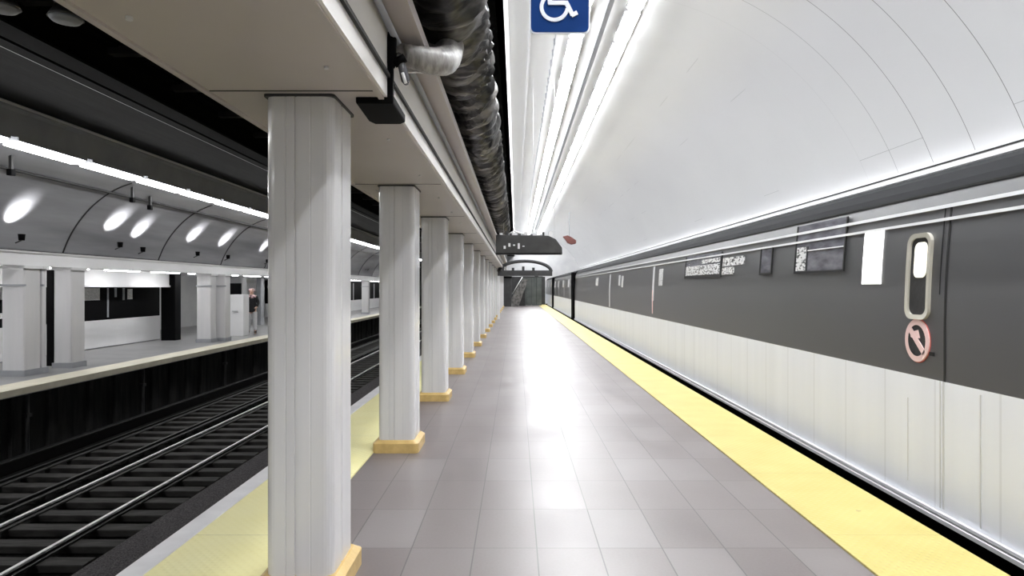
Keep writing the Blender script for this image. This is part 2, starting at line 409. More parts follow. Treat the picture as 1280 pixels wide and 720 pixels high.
# ------------------------------------------------------------------ black camera box on the beam
t = thing('security_camera', (-.615, 3.15, E+.9), 'black flat box and camera arms hanging from the beam near the first column', 'camera')
TL = lambda mb: local(mb, -.615, 3.15, E+.9)
TL(MB().prism_z([(-.785,3.13),(-.60,3.13),(-.605,3.50),(-.635,3.54),(-.78,3.54),(-.80,3.48)], E+.90, E+.945)).build('housing', M['black'], t, bevel=.008)
TL(MB().box(-.632, -.602, 3.13, 3.16, E+.94, E+1.12)).build('stem', M['black'], t, bevel=.004)
TL(MB().tube([(-.617,3.15,E+1.08),(-.617,3.15,E+1.10),(-.615,3.15,E+1.22),(-.615,3.15,E+1.25),(-.615,3.15,E+1.262)], [.02,.028,.028,.02,.008], 14)).build('sensor_head', M['black'], t)
TL(MB().tube([(-.60,3.15,E+1.10),(-.545,3.15,E+1.13)], .022, 10).tube([(-.66,3.15,E+1.14),(-.60,3.15,E+1.10)], .016, 10)).build('arm', M['black'], t)
TL(MB().tube([(-.585,3.16,E+1.155),(-.575,3.16,E+1.14),(-.545,3.16,E+1.02),(-.54,3.16,E+1.00)], [.010,.020,.022,.010], 14)).build('lens_tube', M['glass'], t)
TL(MB().tube([(-.556,3.135,E+1.05),(-.54,3.135,E+1.00)], .008, 8)).build('chrome_rim', M['rail'], t)

# ------------------------------------------------------------------ blue accessibility sign
SY = 3.30
def px(x, y, d): return ((x-645)*d/800, (359-y)*d/800 + E)
x0, zb = px(662, 42, SY); x1, _ = px(737.5, 42, SY); zt = zb + (x1-x0)
sg = thing('accessibility_sign', ((x0+x1)/2, SY, (zb+zt)/2), 'blue square wheelchair sign with white border hanging from the vault', 'sign')
hw = (x1-x0)/2
def rr_xz(hw_, hh, c, n=5):
    return [(p[0], p[1]) for p in rrect(hw_, hh, c, n)]
MB().prism_y(rr_xz(hw, hw, .03), 0, .012).build('border', M['sign_white'], sg)
MB().prism_y(rr_xz(hw-.007, hw-.007, .026), -.003, .0).build('panel', M['blue'], sg)
def S(xp, yp):   # crop pixel (10.667 per px from 640,0) to sign local
    X, Z = px(640 + xp/10.667, yp/10.667, SY); return (X-(x0+x1)/2, Z-(zb+zt)/2)
def strokes(polys, name, parent, mat, y0, y1):
    mb = MB()
    for i, p in enumerate(polys): mb.prism_y(p, y0-.00015*i, y1)
    return mb.build(name, mat, parent)
def quad_strip(pts, wd):
    out = []
    for a, b in zip(pts[:-1], pts[1:]):
        d = Vector((b[0]-a[0], b[1]-a[1])); l = d.length; d /= l; n = Vector((-d.y, d.x))*wd/2
        out.append([(a[0]+n.x, a[1]+n.y), (b[0]+n.x, b[1]+n.y), (b[0]-n.x, b[1]-n.y), (a[0]-n.x, a[1]-n.y)])
    return out
cc = S(565, 100); sc_ = 1/10.667*SY/800
arc = [(cc[0] + 172*sc_*math.cos(a), cc[1] + 172*sc_*math.sin(a)) for a in [math.radians(118 + (352-118)*k/36) for k in range(37)]]
fig = quad_strip(arc, 50*sc_)
fig += quad_strip([S(480, -250), S(505, 55)], 56*sc_) + quad_strip([S(480, 48), S(745, 48)], 54*sc_) + quad_strip([S(722, 45), S(805, 212)], 58*sc_) + quad_strip([S(790, 215), S(868, 178)], 56*sc_) + quad_strip([S(500, -95), S(690, -95)], 46*sc_)
hc = S(478, -300); fig.append([(hc[0]+48*sc_*math.cos(2*PI*k/20), hc[1]+48*sc_*math.sin(2*PI*k/20)) for k in range(20)])
strokes(fig, 'wheelchair_symbol', sg, M['sign_white'], -.006, -.003)
for s_ in (-1, 1): MB().tube([(s_*.11, .006, hw), (s_*.11, .006, E+5.05-(zb+zt)/2)], .006, 8).build('hanger_rod', M['grey'], sg)

# ------------------------------------------------------------------ vault lights
def lamp(name, L_, wd, ht, matl, label, cat, group, loc, housing):
    r = thing(name, loc, label, cat, group)
    MB().box(-wd/2, wd/2, 0, L_, 0, ht*.45).build('housing', housing, r)
    MB().prism_y([(-wd*.44,0), (-wd*.36,-ht*.45), (wd*.36,-ht*.45), (wd*.44,0)], .03, L_-.03).build('diffuser', matl, r)
    return r
def vz(x): return E + math.sqrt(R*R-(x-cX)**2)
rowspec = [(1.22, 'left'), (2.13, 'right')]
for X, side in rowspec:
    z = vz(X) - .09
    p = None
    k = 0
    y = 13.2 - 1.5*14
    while y < 60:
        vis = y > 6
        lab = f'white tube light in the {side} row along the top of the white vault'
        if p is None: p = lamp('tube_light', 1.30, .30, .10, M['lamp'], lab, 'light', f'tube lights in the {side} row of the white vault', (X, y, z), M['white'])
        else: dup(p, (X, y, z))
        y += 1.5; k += 1
# dark cable trough and thin wire between the rows
t = thing('cable_trough', (1.68, 0, vz(1.68)-.13), 'dark cable trough running between the two rows of vault lights', 'cable trough')
MB().box(-.045, .045, Y0, 56, 0, .07).build('channel', M['grey'], t)
mb = MB()
for y in [5+2.4*i for i in range(21)]: mb.box(-.012, .012, y, y+.02, .07, .14)
mb.build('bracket', M['grey'], t)
t = thing('cable', (.795, 0, vz(.795)-.10), 'thin dark wire with clamps left of the vault lights', 'cable')
MB().tube([(0, Y0, 0), (0, 56, 0)], .010, 6).build('wire', M['grey'], t)
for y in [7+.62*i for i in range(48)]: MB().box(-.018, .018, y, y+.10, -.018, .10).build('clamp', M['grey'], t)

# ------------------------------------------------------------------ the train on the right
TX = 2.85
def train_car(name, y0, y1, label, near=False):
    t = thing(name, (TX, y0, 0), label, 'train car', 'train cars beside the platform')
    Lc = y1-y0
    def T(mb):
        for k in range(14):
            zc = E-.35+.07*k
            bmesh.ops.bisect_plane(mb.bm, geom=mb.bm.verts[:]+mb.bm.edges[:]+mb.bm.faces[:], plane_co=(0,0,zc), plane_no=(0,0,1))
        for vv in mb.bm.verts:
            dz = min(max(vv.co.z-(E-.35), 0), .95)
            if vv.co.x < TX+.6: vv.co.x += .06*dz*dz
        return local(mb, TX, y0, 0)
    zs = E-.63
    body = [(TX, zs), (TX, E+.56), (TX+.02, E+.65), (5.80, E+.65), (5.82, zs)]
    T(MB().prism_y(body, y0, y1)).build('upper_body', M['train_dark'], t)
    T(MB().prism_y([(TX-.002, .0), (TX-.002, zs), (5.82, zs), (5.82, 0)], y0, y1)).build('lower_body', M['train_white'], t)
    T(MB().prism_y([(TX+.015, E+.662), (TX+.05, E+.72), (TX+.13, E+.80), (TX+.30, E+.872), (TX+.7, E+.94), (4.3, E+.98), (5.2, E+.93), (5.7, E+.8), (5.8, E+.662)], y0, y1)).build('roof', M['train_roof'], t)
    T(MB().box(TX+.012, 5.79, y0, y1, E+.648, E+.664)).build('roof_seam', M['seam'], t)
    T(MB().box(TX-.03, TX+.05, y0, y1, -.022, -.002).box(TX-.045, TX+.05, y0, y1, -.060, -.034)).build('sill_rail', M['seam_grey'], t)
    T(MB().box(TX+.0, 5.8, y0, y1, -.9, -.03)).build('underframe', M['black'], t)
    T(MB().box(TX-.012, TX, y0, y1, E+.532, E+.556)).build('reflection_line', M['strip'], t)  # raised white lines stand in for tube light reflections on the side
    T(MB().box(TX-.012, TX, y0, y1, E+.446, E+.466)).build('reflection_line', M['strip'], t)
    mb = MB()
    for yy in (y0+2.4, y0+4.4, y1-4.4, y1-2.4):
        for xx in (3.1, 4.9):
            mb.tube([(xx, yy, -1.1), (xx+.12, yy, -1.1)], .42, 20)
    T(mb).build('wheels', M['rail_dark'], t)
    return t, T
def yz(x): return 2280/(x-645)
def zz(x, y): return E + (359-y)*yz(x)/800
car, T = train_car('train_car', -8.6, 31.0, 'nearest train car, charcoal above and white below, with its round-cornered door window')
def frame(y0, y1, z0, z1, tk=.018, proud=.012, name='window', inner=None, lab=None, notices=()):
    f = T(MB().box(TX-proud, TX, y0, y0+tk, z0, z1).box(TX-proud, TX, y1-tk, y1, z0, z1).box(TX-proud, TX, y0+tk, y1-tk, z0, z0+tk)).build(name, M['seam'], car)
    if lab: f['label'] = lab
    if inner: T(MB().box(TX-.004, TX, y0+tk, y1-tk, z0+tk, z1)).build('pane', inner, f)
    for (a, b, c, d, mt) in notices: T(MB().box(TX-.010, TX-.004, a, b, c, d)).build('notice', mt, f)
    return f
M['glass2'] = noisy('window_haze', (.10,.10,.115), (.22,.22,.25), 3.0, .12, spec=.8, stretch=(1,1.5,5))
M['paper'] = noisy('notice_paper', (.45,.45,.45), (.82,.82,.82), 14, .5, stretch=(1,1.5,3))
def scribble():
    m = new_mat('notice_print', (.8,.8,.8), .5); t = NT(m)
    n = t.noise(22, 3, t.mapping((1, .8, 2.0)))
    t.l(t.ramp(n, [(.40, (.06,.06,.06)), (.50, (.78,.78,.78))]), t.b.inputs['Base Color']); return m
M['print'] = scribble()
frame(5.58, 6.58, E+.14, E+.62, inner=M['glass2'], lab='nearest dark framed window with a pale notice',
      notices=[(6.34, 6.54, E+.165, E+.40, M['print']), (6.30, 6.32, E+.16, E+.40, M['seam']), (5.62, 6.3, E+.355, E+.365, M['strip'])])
frame(7.17, 7.52, E+.145, E+.47, tk=.022, lab='narrow empty black frame', inner=M['glass2'])
frame(8.94, 10.86, E+.145, E+.50, tk=.04, inner=M['glass2'], lab='long window filled with white lettered notices',
      notices=[(9.02, 10.8, E+.19, E+.34, M['print']), (9.02, 9.9, E+.36, E+.42, M['print'])])
f = T(MB().box(TX-.008, TX, 8.42, 8.90, E+.175, E+.27).box(TX-.008, TX, 8.05, 8.88, E+.29, E+.40)).build('notice', M['print'], car)
for (ya, yb, za, zb2) in ((yz(1100), yz(1077), E+.025, E+.455), (12.5, 12.8, E+.03, E+.36), (17.1, 17.35, E+.0, E+.3), (17.6, 17.85, E+.05, E+.33), (22.3, 22.9, E+.05, E+.33)):
    T(MB().box(TX-.010, TX, ya, yb, za, zb2)).build('lit_window', M['lit'] if yb < 6 else M['paper'], car)
# door window
dy0, dy1, dz0, dz1 = 4.41, 4.66, E-.22, E+.375
dc = (dy0+dy1)/2; dzc = (dz0+dz1)/2
def rr_yz(hy, hz, c, oy=0, oz=0): return [(dc+oy+a, dzc+oz+b) for a, b in rrect(hy, hz, c, 6)]
mbw = MB(); a = rr_yz(.132, .305, .075); b = rr_yz(.100, .272, .055)
n = len(a)
for off in (0,):
    va = [mbw.bm.verts.new((TX-.022, p[0], p[1])) for p in a]; vb = [mbw.bm.verts.new((TX-.018, p[0], p[1])) for p in b]
    vc = [mbw.bm.verts.new((TX, p[0], p[1])) for p in a]; vd = [mbw.bm.verts.new((TX, p[0], p[1])) for p in b]
    for i in range(n):
        j = (i+1) % n
        mbw.bm.faces.new((va[i], va[j], vb[j], vb[i])); mbw.bm.faces.new((va[i], vc[i], vc[j], va[j])); mbw.bm.faces.new((vb[i], vb[j], vd[j], vd[i]))
door = T(mbw).build('door_window', M['cream_metal'], car); door['label'] = 'round-cornered cream framed door window'
T(MB().prism_x(rr_yz(.101, .273, .055), TX-.006, TX-.001)).build('pane', M['dark'], door)
T(MB().prism_x(rr_yz(.068, .125, .045, -.012, .115), TX-.012, TX-.006)).build('lit_pane', M['litdim'], door)
# prohibition sign
pc = (4.535, E-.378); ring = []
mbp = MB(); N_ = 36
ro, ri = (.135, .15), (.098, .110)
va = [mbp.bm.verts.new((TX-.012, pc[0]+ro[0]*math.cos(2*PI*k/N_), pc[1]+ro[1]*math.sin(2*PI*k/N_))) for k in range(N_)]
vb = [mbp.bm.verts.new((TX-.012, pc[0]+ri[0]*math.cos(2*PI*k/N_), pc[1]+ri[1]*math.sin(2*PI*k/N_))) for k in range(N_)]
vc = [mbp.bm.verts.new((TX-.002, pc[0]+ro[0]*math.cos(2*PI*k/N_), pc[1]+ro[1]*math.sin(2*PI*k/N_))) for k in range(N_)]
for k in range(N_):
    j = (k+1) % N_; mbp.bm.faces.new((va[k], va[j], vb[j], vb[k])); mbp.bm.faces.new((va[k], vc[k], vc[j], va[j]))
bar = quad_strip([(pc[0]+.085, pc[1]+.08), (pc[0]-.080, pc[1]-.085)], .040)[0]
mbp.prism_x(bar, TX-.012, TX-.004)
mbp.prism_x([(pc[0]+.075, pc[1]+.055), (pc[0]-.01, pc[1]+.075), (pc[0]-.03, pc[1]+.02), (pc[0]+.03, pc[1]+.01), (pc[0]+.07,pc[1]+.02)], TX-.011, TX-.004)
ps = T(mbp).build('prohibition_sign', M['pinkring'], car); ps['label'] = 'round pink and white prohibition sign'
T(MB().prism_x([(pc[0]+.142*math.cos(2*PI*k/30), pc[1]+.158*math.sin(2*PI*k/30)) for k in range(30)], TX-.003, TX-.0005)).build('backing', M['redline'], ps)
T(MB().prism_x([(pc[0]+.128*math.cos(2*PI*k/30), pc[1]+.142*math.sin(2*PI*k/30)) for k in range(30)], TX-.005, TX-.003)).build('dark_centre', M['dark'], ps)
# seams
T(MB().box(TX-.003, TX, 4.245, 4.262, E-.63, E+.55)).build('door_seam', M['seam'], car)
T(MB().box(TX-.003, TX, 4.31, 4.316, E-.05, E+.55)).build('door_seam', M['seam'], car)
T(MB().box(TX-.006, TX-.002, 4.255, 4.268, .02, E-.63).box(TX-.006, TX-.002, 4.29, 4.297, .02, E-.63).box(TX-.006, TX-.002, 3.915, 3.925, .02, E-.66).box(TX-.006,TX-.002,4.645,4.65,.1,E-.8)).build('lower_seam', M['seam_grey'], car)
T(MB().box(TX-.010, TX, 4.36, 4.40, E-.47, E-.445)).build('latch', M['seam'], car)
T(MB().box(TX-.006, TX, 13.25, 13.42, E-.28, E+.43)).build('door_edge', M['seam_grey'], car)
T(MB().box(TX-.009, TX-.006, 13.3, 13.38, E-.55, E-.06)).build('red_stripe', M['pinkring'], car)['label'] = 'pinkish red stripe on the door edge'
T(MB().box(TX-.006, TX, 19.4, 19.6, E-.6, E+.38)).build('door_edge', M['seam_grey'], car)
def simple_car(y0, y1, lab):
    global T
    c, T = train_car('train_car', y0, y1, lab)
    for yy in (y0+2.5, y0+6.5, y0+11, y0+14.5):
        T(MB().box(TX-.008, TX, yy, yy+.9, E+.0, E+.42)).build('window', M['paper'], c)
        T(MB().box(TX-.006, TX, yy-.5, yy-.4, E-.6, E+.42)).build('door_edge', M['seam_grey'], c)
    return c
simple_car(31.9, 48.2, 'second train car, right behind the first black gap')
simple_car(49.1, 61.2, 'farthest train car at the dark end of the platform')
for ya, yb, lab in ((31.02, 31.88, 'nearest black bellows closing the gap between two train cars'), (48.22, 49.08, 'far black bellows closing the gap between two train cars')):
    n_ = 8; pr = []
    for k in range(n_+1): pr.append((TX-.10+(.03 if k % 2 else 0), ya+(yb-ya)*k/n_))
    pr += [(5.7, yb), (5.7, ya)]
    tag(MB().prism_z(pr, -.1, E+.72).build('gangway_bellows', M['black']), lab, 'bellows')

# ------------------------------------------------------------------ tracks
ZR = E-3.0
def rail(X, top_mat, lab, wd=.05):
    t = thing('rail', (X, 0, -1.549), lab, 'rail')
    h = ZR+1.549+.03
    MB().prism_y([(-.07,0),(.07,0),(.065,.02),(.012,.04),(.012,h-.035),(-.012,h-.035),(-.012,.04),(-.065,.02)], Y0, Y1-.3).build('rail_web', M['rail_dark'], t)
    MB().box(-wd/2, wd/2, Y0, Y1-.3, h-.035, h).build('rail_head', top_mat, t, bevel=.008)
    return t
M['rail_dull'] = new_mat('dull_rail', (.02,.02,.02), .5, .3)
rail(-5.34, M['rail'], 'shiny running rail nearest to our platform')
rail(-6.45, M['rail'], 'shiny running rail second from our platform')
rail(-6.93, M['rail_dull'], 'dull dark rail just beyond the two shiny rails')
rail(-7.92, M['rail_dull'], 'dull dark rail nearest the far platform wall')
tag(MB().box(-8.66, -8.52, Y0, Y1-.3, -1.65, -1.42).build('power_rail', M['rail_dark'], bevel=.02), 'dark covered power rail at the foot of the far platform wall', 'rail')
def tie_mesh(w): return MB().box(-w/2, w/2, -.11, .11, -.07, .02)
zt_ = -1.60
ta = tag(tie_mesh(1.80).build('railroad_tie', M['tie'], bevel=.01), 'grey wooden tie under the shiny rails nearest our platform', 'railroad tie', 'ties of the near track')
tb = tag(tie_mesh(.98).build('railroad_tie', M['tie'], bevel=.01), 'grey wooden tie under the dull rails beside the far platform', 'railroad tie', 'ties of the far track')
ta.location = (-5.62, 5.6, zt_+.03); tb.location = (-7.48, 5.8, zt_+.03)
for i in range(1, 84):
    c = ta.copy(); COL.objects.link(c); c.location = (-5.62+random.uniform(-.06,.06), 5.6+.51*i, zt_+.03)
    c = tb.copy(); COL.objects.link(c); c.location = (-7.48+random.uniform(-.04,.04), 5.8+.51*i, zt_+.03)

# ------------------------------------------------------------------ far platform
FZ = E-1.8
FE = 60.0
o = MB().box(-15, -8.76, Y0, FE, FZ-.12, FZ).build('floor_far_platform', M['floor_far']); struct(o)
mb = MB().box(-15, -8.95, Y0, FE, -1.75, FZ-.12)
yy = 4.0; random.seed(5)
while yy < 58:
    wv = random.uniform(.12, .35); mb.box(-8.95, -8.88, yy, yy+wv, -1.75, FZ-.12); yy += random.uniform(.7, 1.5)
struct(mb.build('wall_far_platform', M['concrete_dark']))
mb = None
pa = thing('standpipe', (-8.86, 11.6, -1.65), 'grey vertical pipe on the dark wall under the far platform', 'pipe', 'pipes on the far platform wall')
MB().tube([(0,0,0),(0,0,1.2)], .035, 10).build('pipe', M['steel2'], pa); MB().box(-.06,.05,-.06,.06,.80,.86).build('clamp', M['steel2'], pa)
for y in (15.2, 19.5, 24): dup(pa, (-8.86, y, -1.65))
tag(MB().box(-9.36, -8.74, Y0, FE, FZ, FZ+.015).box(-8.76, -8.735, Y0, FE, FZ-.10, FZ+.015).build('edge_strip', M['cream']), 'cream warning strip along the far platform edge', 'platform edge')
# far vault
prf = [(-7.8, 2.42), (-8.2, 2.36), (-8.6, 2.24), (-8.95, 2.07), (-9.3, 1.80), (-9.6, 1.46), (-9.82, 1.10), (-9.97, .74)]
import bisect
def smooth_prof(p, n=5):
    out = []
    for i in range(len(p)-1):
        p0 = p[max(i-1,0)]; p1 = p[i]; p2 = p[i+1]; p3 = p[min(i+2,len(p)-1)]
        for k in range(n):
            s_ = k/n
            out.append(tuple(.5*((2*p1[j])+(-p0[j]+p2[j])*s_+(2*p0[j]-5*p1[j]+4*p2[j]-p3[j])*s_*s_+(-p0[j]+3*p1[j]-3*p2[j]+p3[j])*s_**3) for j in (0,1)))
    return out + [p[-1]]
sp = smooth_prof(prf)
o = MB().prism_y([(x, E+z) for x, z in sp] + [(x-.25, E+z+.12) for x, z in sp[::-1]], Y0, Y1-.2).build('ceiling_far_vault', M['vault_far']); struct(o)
for p in o.data.polygons: p.use_smooth = abs(p.normal.y) < .5 and p.area > 1
# ribs
for i, y in enumerate([10.3+3.75*k for k in range(13)]):
    mb = MB()
    mb.tube([(x+.015, y, E+z-.012) for x, z in sp[8:]], .014, 6)
    o = mb.build('ceiling_rib', M['dark']); tag(o, 'thin dark rib curving down the white vault over the far platform', 'rib', 'ribs of the far vault')
o = MB().tube([(-8.88, Y0, E+2.07), (-8.88, Y1-.3, E+2.07)], .028, 8).build('conduit', M['dark']); tag(o, 'dark conduit running along the vault over the far platform', 'conduit')
# fascia above far columns
o = MB().box(-10.35, -9.93, Y0, FE, E+.44, E+.74).box(-10.4, -9.90, Y0, FE, E+.70, E+.73).build('ceiling_far_edge', M['white']); struct(o)
o = MB().box(-9.905, -9.885, Y0, FE, E+.735, E+.75).build('trim_7', M['seam']); struct(o)
o = MB().box(-15, -10.3, Y0, FE, E+.50, E+.8).build('ceiling_far_platform', M['white']); struct(o)
o = MB().box(-12.0, -11.7, Y0, 22.0, E+.0, E+.5).box(-12.0, -11.66, Y0, 22.0, E+.0, E+.06).build('trim_8', M['white']); struct(o)
o = MB().box(-15.2, -15, Y0, Y1, -1.7, E+.8).build('wall_left', M['offwhite']); struct(o)
# lamps under the grey fascia
p = None; k = -11
while 11.72+1.75*k < 52:
    y = 11.72+1.75*k; k += 1
    if p is None: p = lamp('tube_light', 1.60, .30, .14, M['lamp_far'], 'bright tube light in the row under the grey fascia left of the tracks', 'light', 'tube lights over the tracks', (-7.90, y, E+2.28), M['grey'])
    else: dup(p, (-7.90, y, E+2.28))
p = None
M['lamp_plat'] = emit('lamp_platform', (1,1,1), 16.0)
for k in range(26):
    y = 4 + 2.2*k
    if p is None: p = lamp('ceiling_light', 1.4, .22, .06, M['lamp_plat'], 'tube light under the low ceiling of the far platform behind its columns', 'light', 'tube lights under the far platform ceiling', (-11.0, y, E+.47), M['white'])
    else: dup(p, (-11.0, y, E+.47))
# hangers, and added spotlights imitating lamp reflections on the far vault
def drop(x, y, z, h, lab):
    t = thing('hanger', (x, y, z), lab, 'hanger')
    MB().box(-.025, .025, -.025, .025, 0, h).build('rod', M['dark'], t); MB().box(-.045, .045, -.05, .05, -.05, .06).build('foot', M['black'], t, bevel=.01)
drop(-8.6, 10.9, E+1.95, .33, 'black rod hanging from the far vault near the left edge of the photo')
drop(-8.6, 14.35, E+1.95, .33, 'black rod hanging from the far vault at its middle rib')
drop(-8.75, 15.3, E+1.90, .28, 'short black rod just right of the middle rod on the far vault')
def uplight(x, y, z, lab, power=14):  # added spotlight imitating a lamp reflection on the far vault
    t = thing('added_spotlight', (x, y, z), lab, 'added_spotlight')
    MB().tube([(0,0,-.05),(0,0,.05),(0,0,.07)], [.05,.06,.062], 12).build('added_lamp_head', M['black'], t)
    MB().tube([(0,0,-.05),(-.12,0,-.10)], .012, 6).build('bracket', M['dark'], t)
    d = bpy.data.lights.new('spot', 'SPOT'); d.energy = power; d.spot_size = math.radians(75); d.spot_blend = 1; d.shadow_soft_size = .08
    s = bpy.data.objects.new('spot', d); COL.objects.link(s); s.parent = t; s.location = (0,0,.10)
    s.rotation_euler = (0, math.radians(166), 0)
for x, y, z, l in ((-9.5, 12.3, .95, 'small added black uplight below the leftmost bright patch of the far vault'), (-9.4, 15.2, 1.0, 'small added black uplight left of the middle rib of the far vault'),
                   (-9.5, 16.3, .95, 'small added black uplight under the second bright patch of the far vault'), (-9.4, 18.9, .98, 'small added black uplight right of the right rib on the far vault'),
                   (-9.4, 20.9, .98, 'small added black uplight between the last two ribs of the far vault'), (-9.4, 24.2, .98, 'small added black uplight beside the near white column edge on the far vault')):
    uplight(x, y, E+z, l, 90)
# far columns
def far_col(x, y, wd, dp, lab, black=False):
    t = thing('column', (x, y, FZ), lab, 'column', 'columns on the far platform')
    H = E+.44-FZ
    MB().prism_z(rrect(wd/2, dp/2, .03), .12, H-.06).build('shaft', M['column'], t)
    MB().prism_z(rrect(wd/2+.03, dp/2+.03, .03), 0, .12).build('plinth', M['grey'], t)['label'] = 'grey plinth'
    MB().prism_z(rrect(wd/2+.04, dp/2+.04, .03), H-.06, H).build('capital', M['offwhite'], t)
    if black: MB().box(-wd/2-.14, -wd/2-.002, -dp/2-.02, dp/2, .05, H-.06).build('black_panel', M['black'], t)
    else:
        MB().box(-wd/2-.02, wd/2+.04, -dp/2-.03, -dp/2, H-.42, H-.38).build('band', M['grey'], t)
    return t
far_col(-10.16, 13.15, .46, .45, 'leftmost far platform column, grey banded, near the photo edge')
far_col(-9.97, 13.47, .10, .12, 'slim white column just right of the leftmost far platform column')
far_col(-10.08, 14.45, .40, .45, 'far platform column with a black panel on its left side', True)
far_col(-10.15, 21.0, .46, .4, 'far platform column left of the narrow dark gap near the black pillar')
far_col(-9.85, 21.5, .34, .4, 'far platform column right of the narrow dark gap near the white booth')
far_col(-10.1, 28.5, .46, .4, 'far platform column behind the nearest big column of our platform')
for y in (33.5, 36.5, 43, 50): far_col(-10.1, y, .46, .4, 'distant far platform column beyond the nearest big column')
# far train
def far_train(y0, y1, lab):
    t = thing('train_car', (-12.24, y0, FZ), lab, 'train car')
    def T2(mb): return local(mb, -12.24, y0, FZ)
    T2(MB().box(-14.9, -12.25, y0, y1, E-.97, E+.42)).build('upper_body', M['black'], t)
    T2(MB().box(-14.9, -12.24, y0, y1, FZ+.03, E-.97)).build('lower_body', M['white'], t)
    T2(MB().box(-14.8, -12.27, y0, y1, FZ, FZ+.03)).build('sill', M['grey'], t)
    return t, T2
t, T2 = far_train(4.0, 22.0, 'black and white train behind the far platform columns at the left')
for ya, yb, za, zb2, mt, nm in ((17.9, 18.8, -.38, -.03, 'paper', 'window'), (19.15, 19.22, -.9, -.02, 'grey', 'door_edge'), (19.5, 19.6, -.30, -.02, 'grey', 'notice'), (19.9, 20.0, -.40, -.02, 'grey', 'door_edge'), (20.15, 20.4, -.38, -.06, 'paper', 'notice'), (14.6, 15.4, -.3, .1, 'paper', 'window'), (15.0, 15.3, -.75, -.62, 'paper', 'notice')):
    T2(MB().box(-12.24, -12.225, ya, yb, E+za, E+zb2)).build(nm, M[mt], t)
t, T2 = far_train(38.0, 59.0, 'distant black and white train seen between the first two big columns')
for k in range(5): T2(MB().box(-12.24, -12.225, 41+3.5*k, 41.3+3.5*k, E-.97, E+.3)).build('door_edge', M['grey'], t)
tag(MB().prism_z(rrect(.24, .2, .03), FZ-FZ, 2.3).build('pillar', M['black']), 'tall black pillar at the end of the train on the far platform', 'pillar').location = (-11.75, 21.8, FZ)
tag(MB().prism_z(rrect(.38, .3, .1), 0, 2.25).build('column', M['offwhite']), 'pale round-cornered column seen through the gap behind the black pillar', 'column').location = (-13.3, 30.5, FZ)
tag(MB().prism_z(rrect(.12, .2, .04), 0, 2.25).build('column', M['grey']), 'slim grey column seen through the gap behind the black pillar', 'column').location = (-12.3, 30.8, FZ)
# white stepped booth and dark notice board
t = thing('ticket_booth', (-10.35, 23.6, FZ), 'white stepped booth standing on the far platform beside the person', 'booth')
MB().box(-.22, .30, 0, .5, 0, 1.53).build('cabinet', M['white'], t, bevel=.01); MB().box(-.46, -.221, 0, .5, .12, 1.0).build('side_counter', M['white'], t, bevel=.02)
MB().box(-.42, -.22, .02, .45, 0, .12).build('kick_plate', M['grey'], t); MB().box(-.1, .1, -.06, 0, .9, .93).build('handle', M['grey'], t)
t = thing('notice_board', (-10.75, 24.2, FZ), 'dark notice board standing behind the white booth on the far platform', 'board')
MB().box(-.30, .35, 0, .06, .9, 1.95).build('board', M['black'], t); MB().box(-.30, -.25, 0, .05, 0, .9).build('post', M['grey'], t); MB().box(.28, .33, 0, .05, 0, .9).build('post', M['grey'], t)

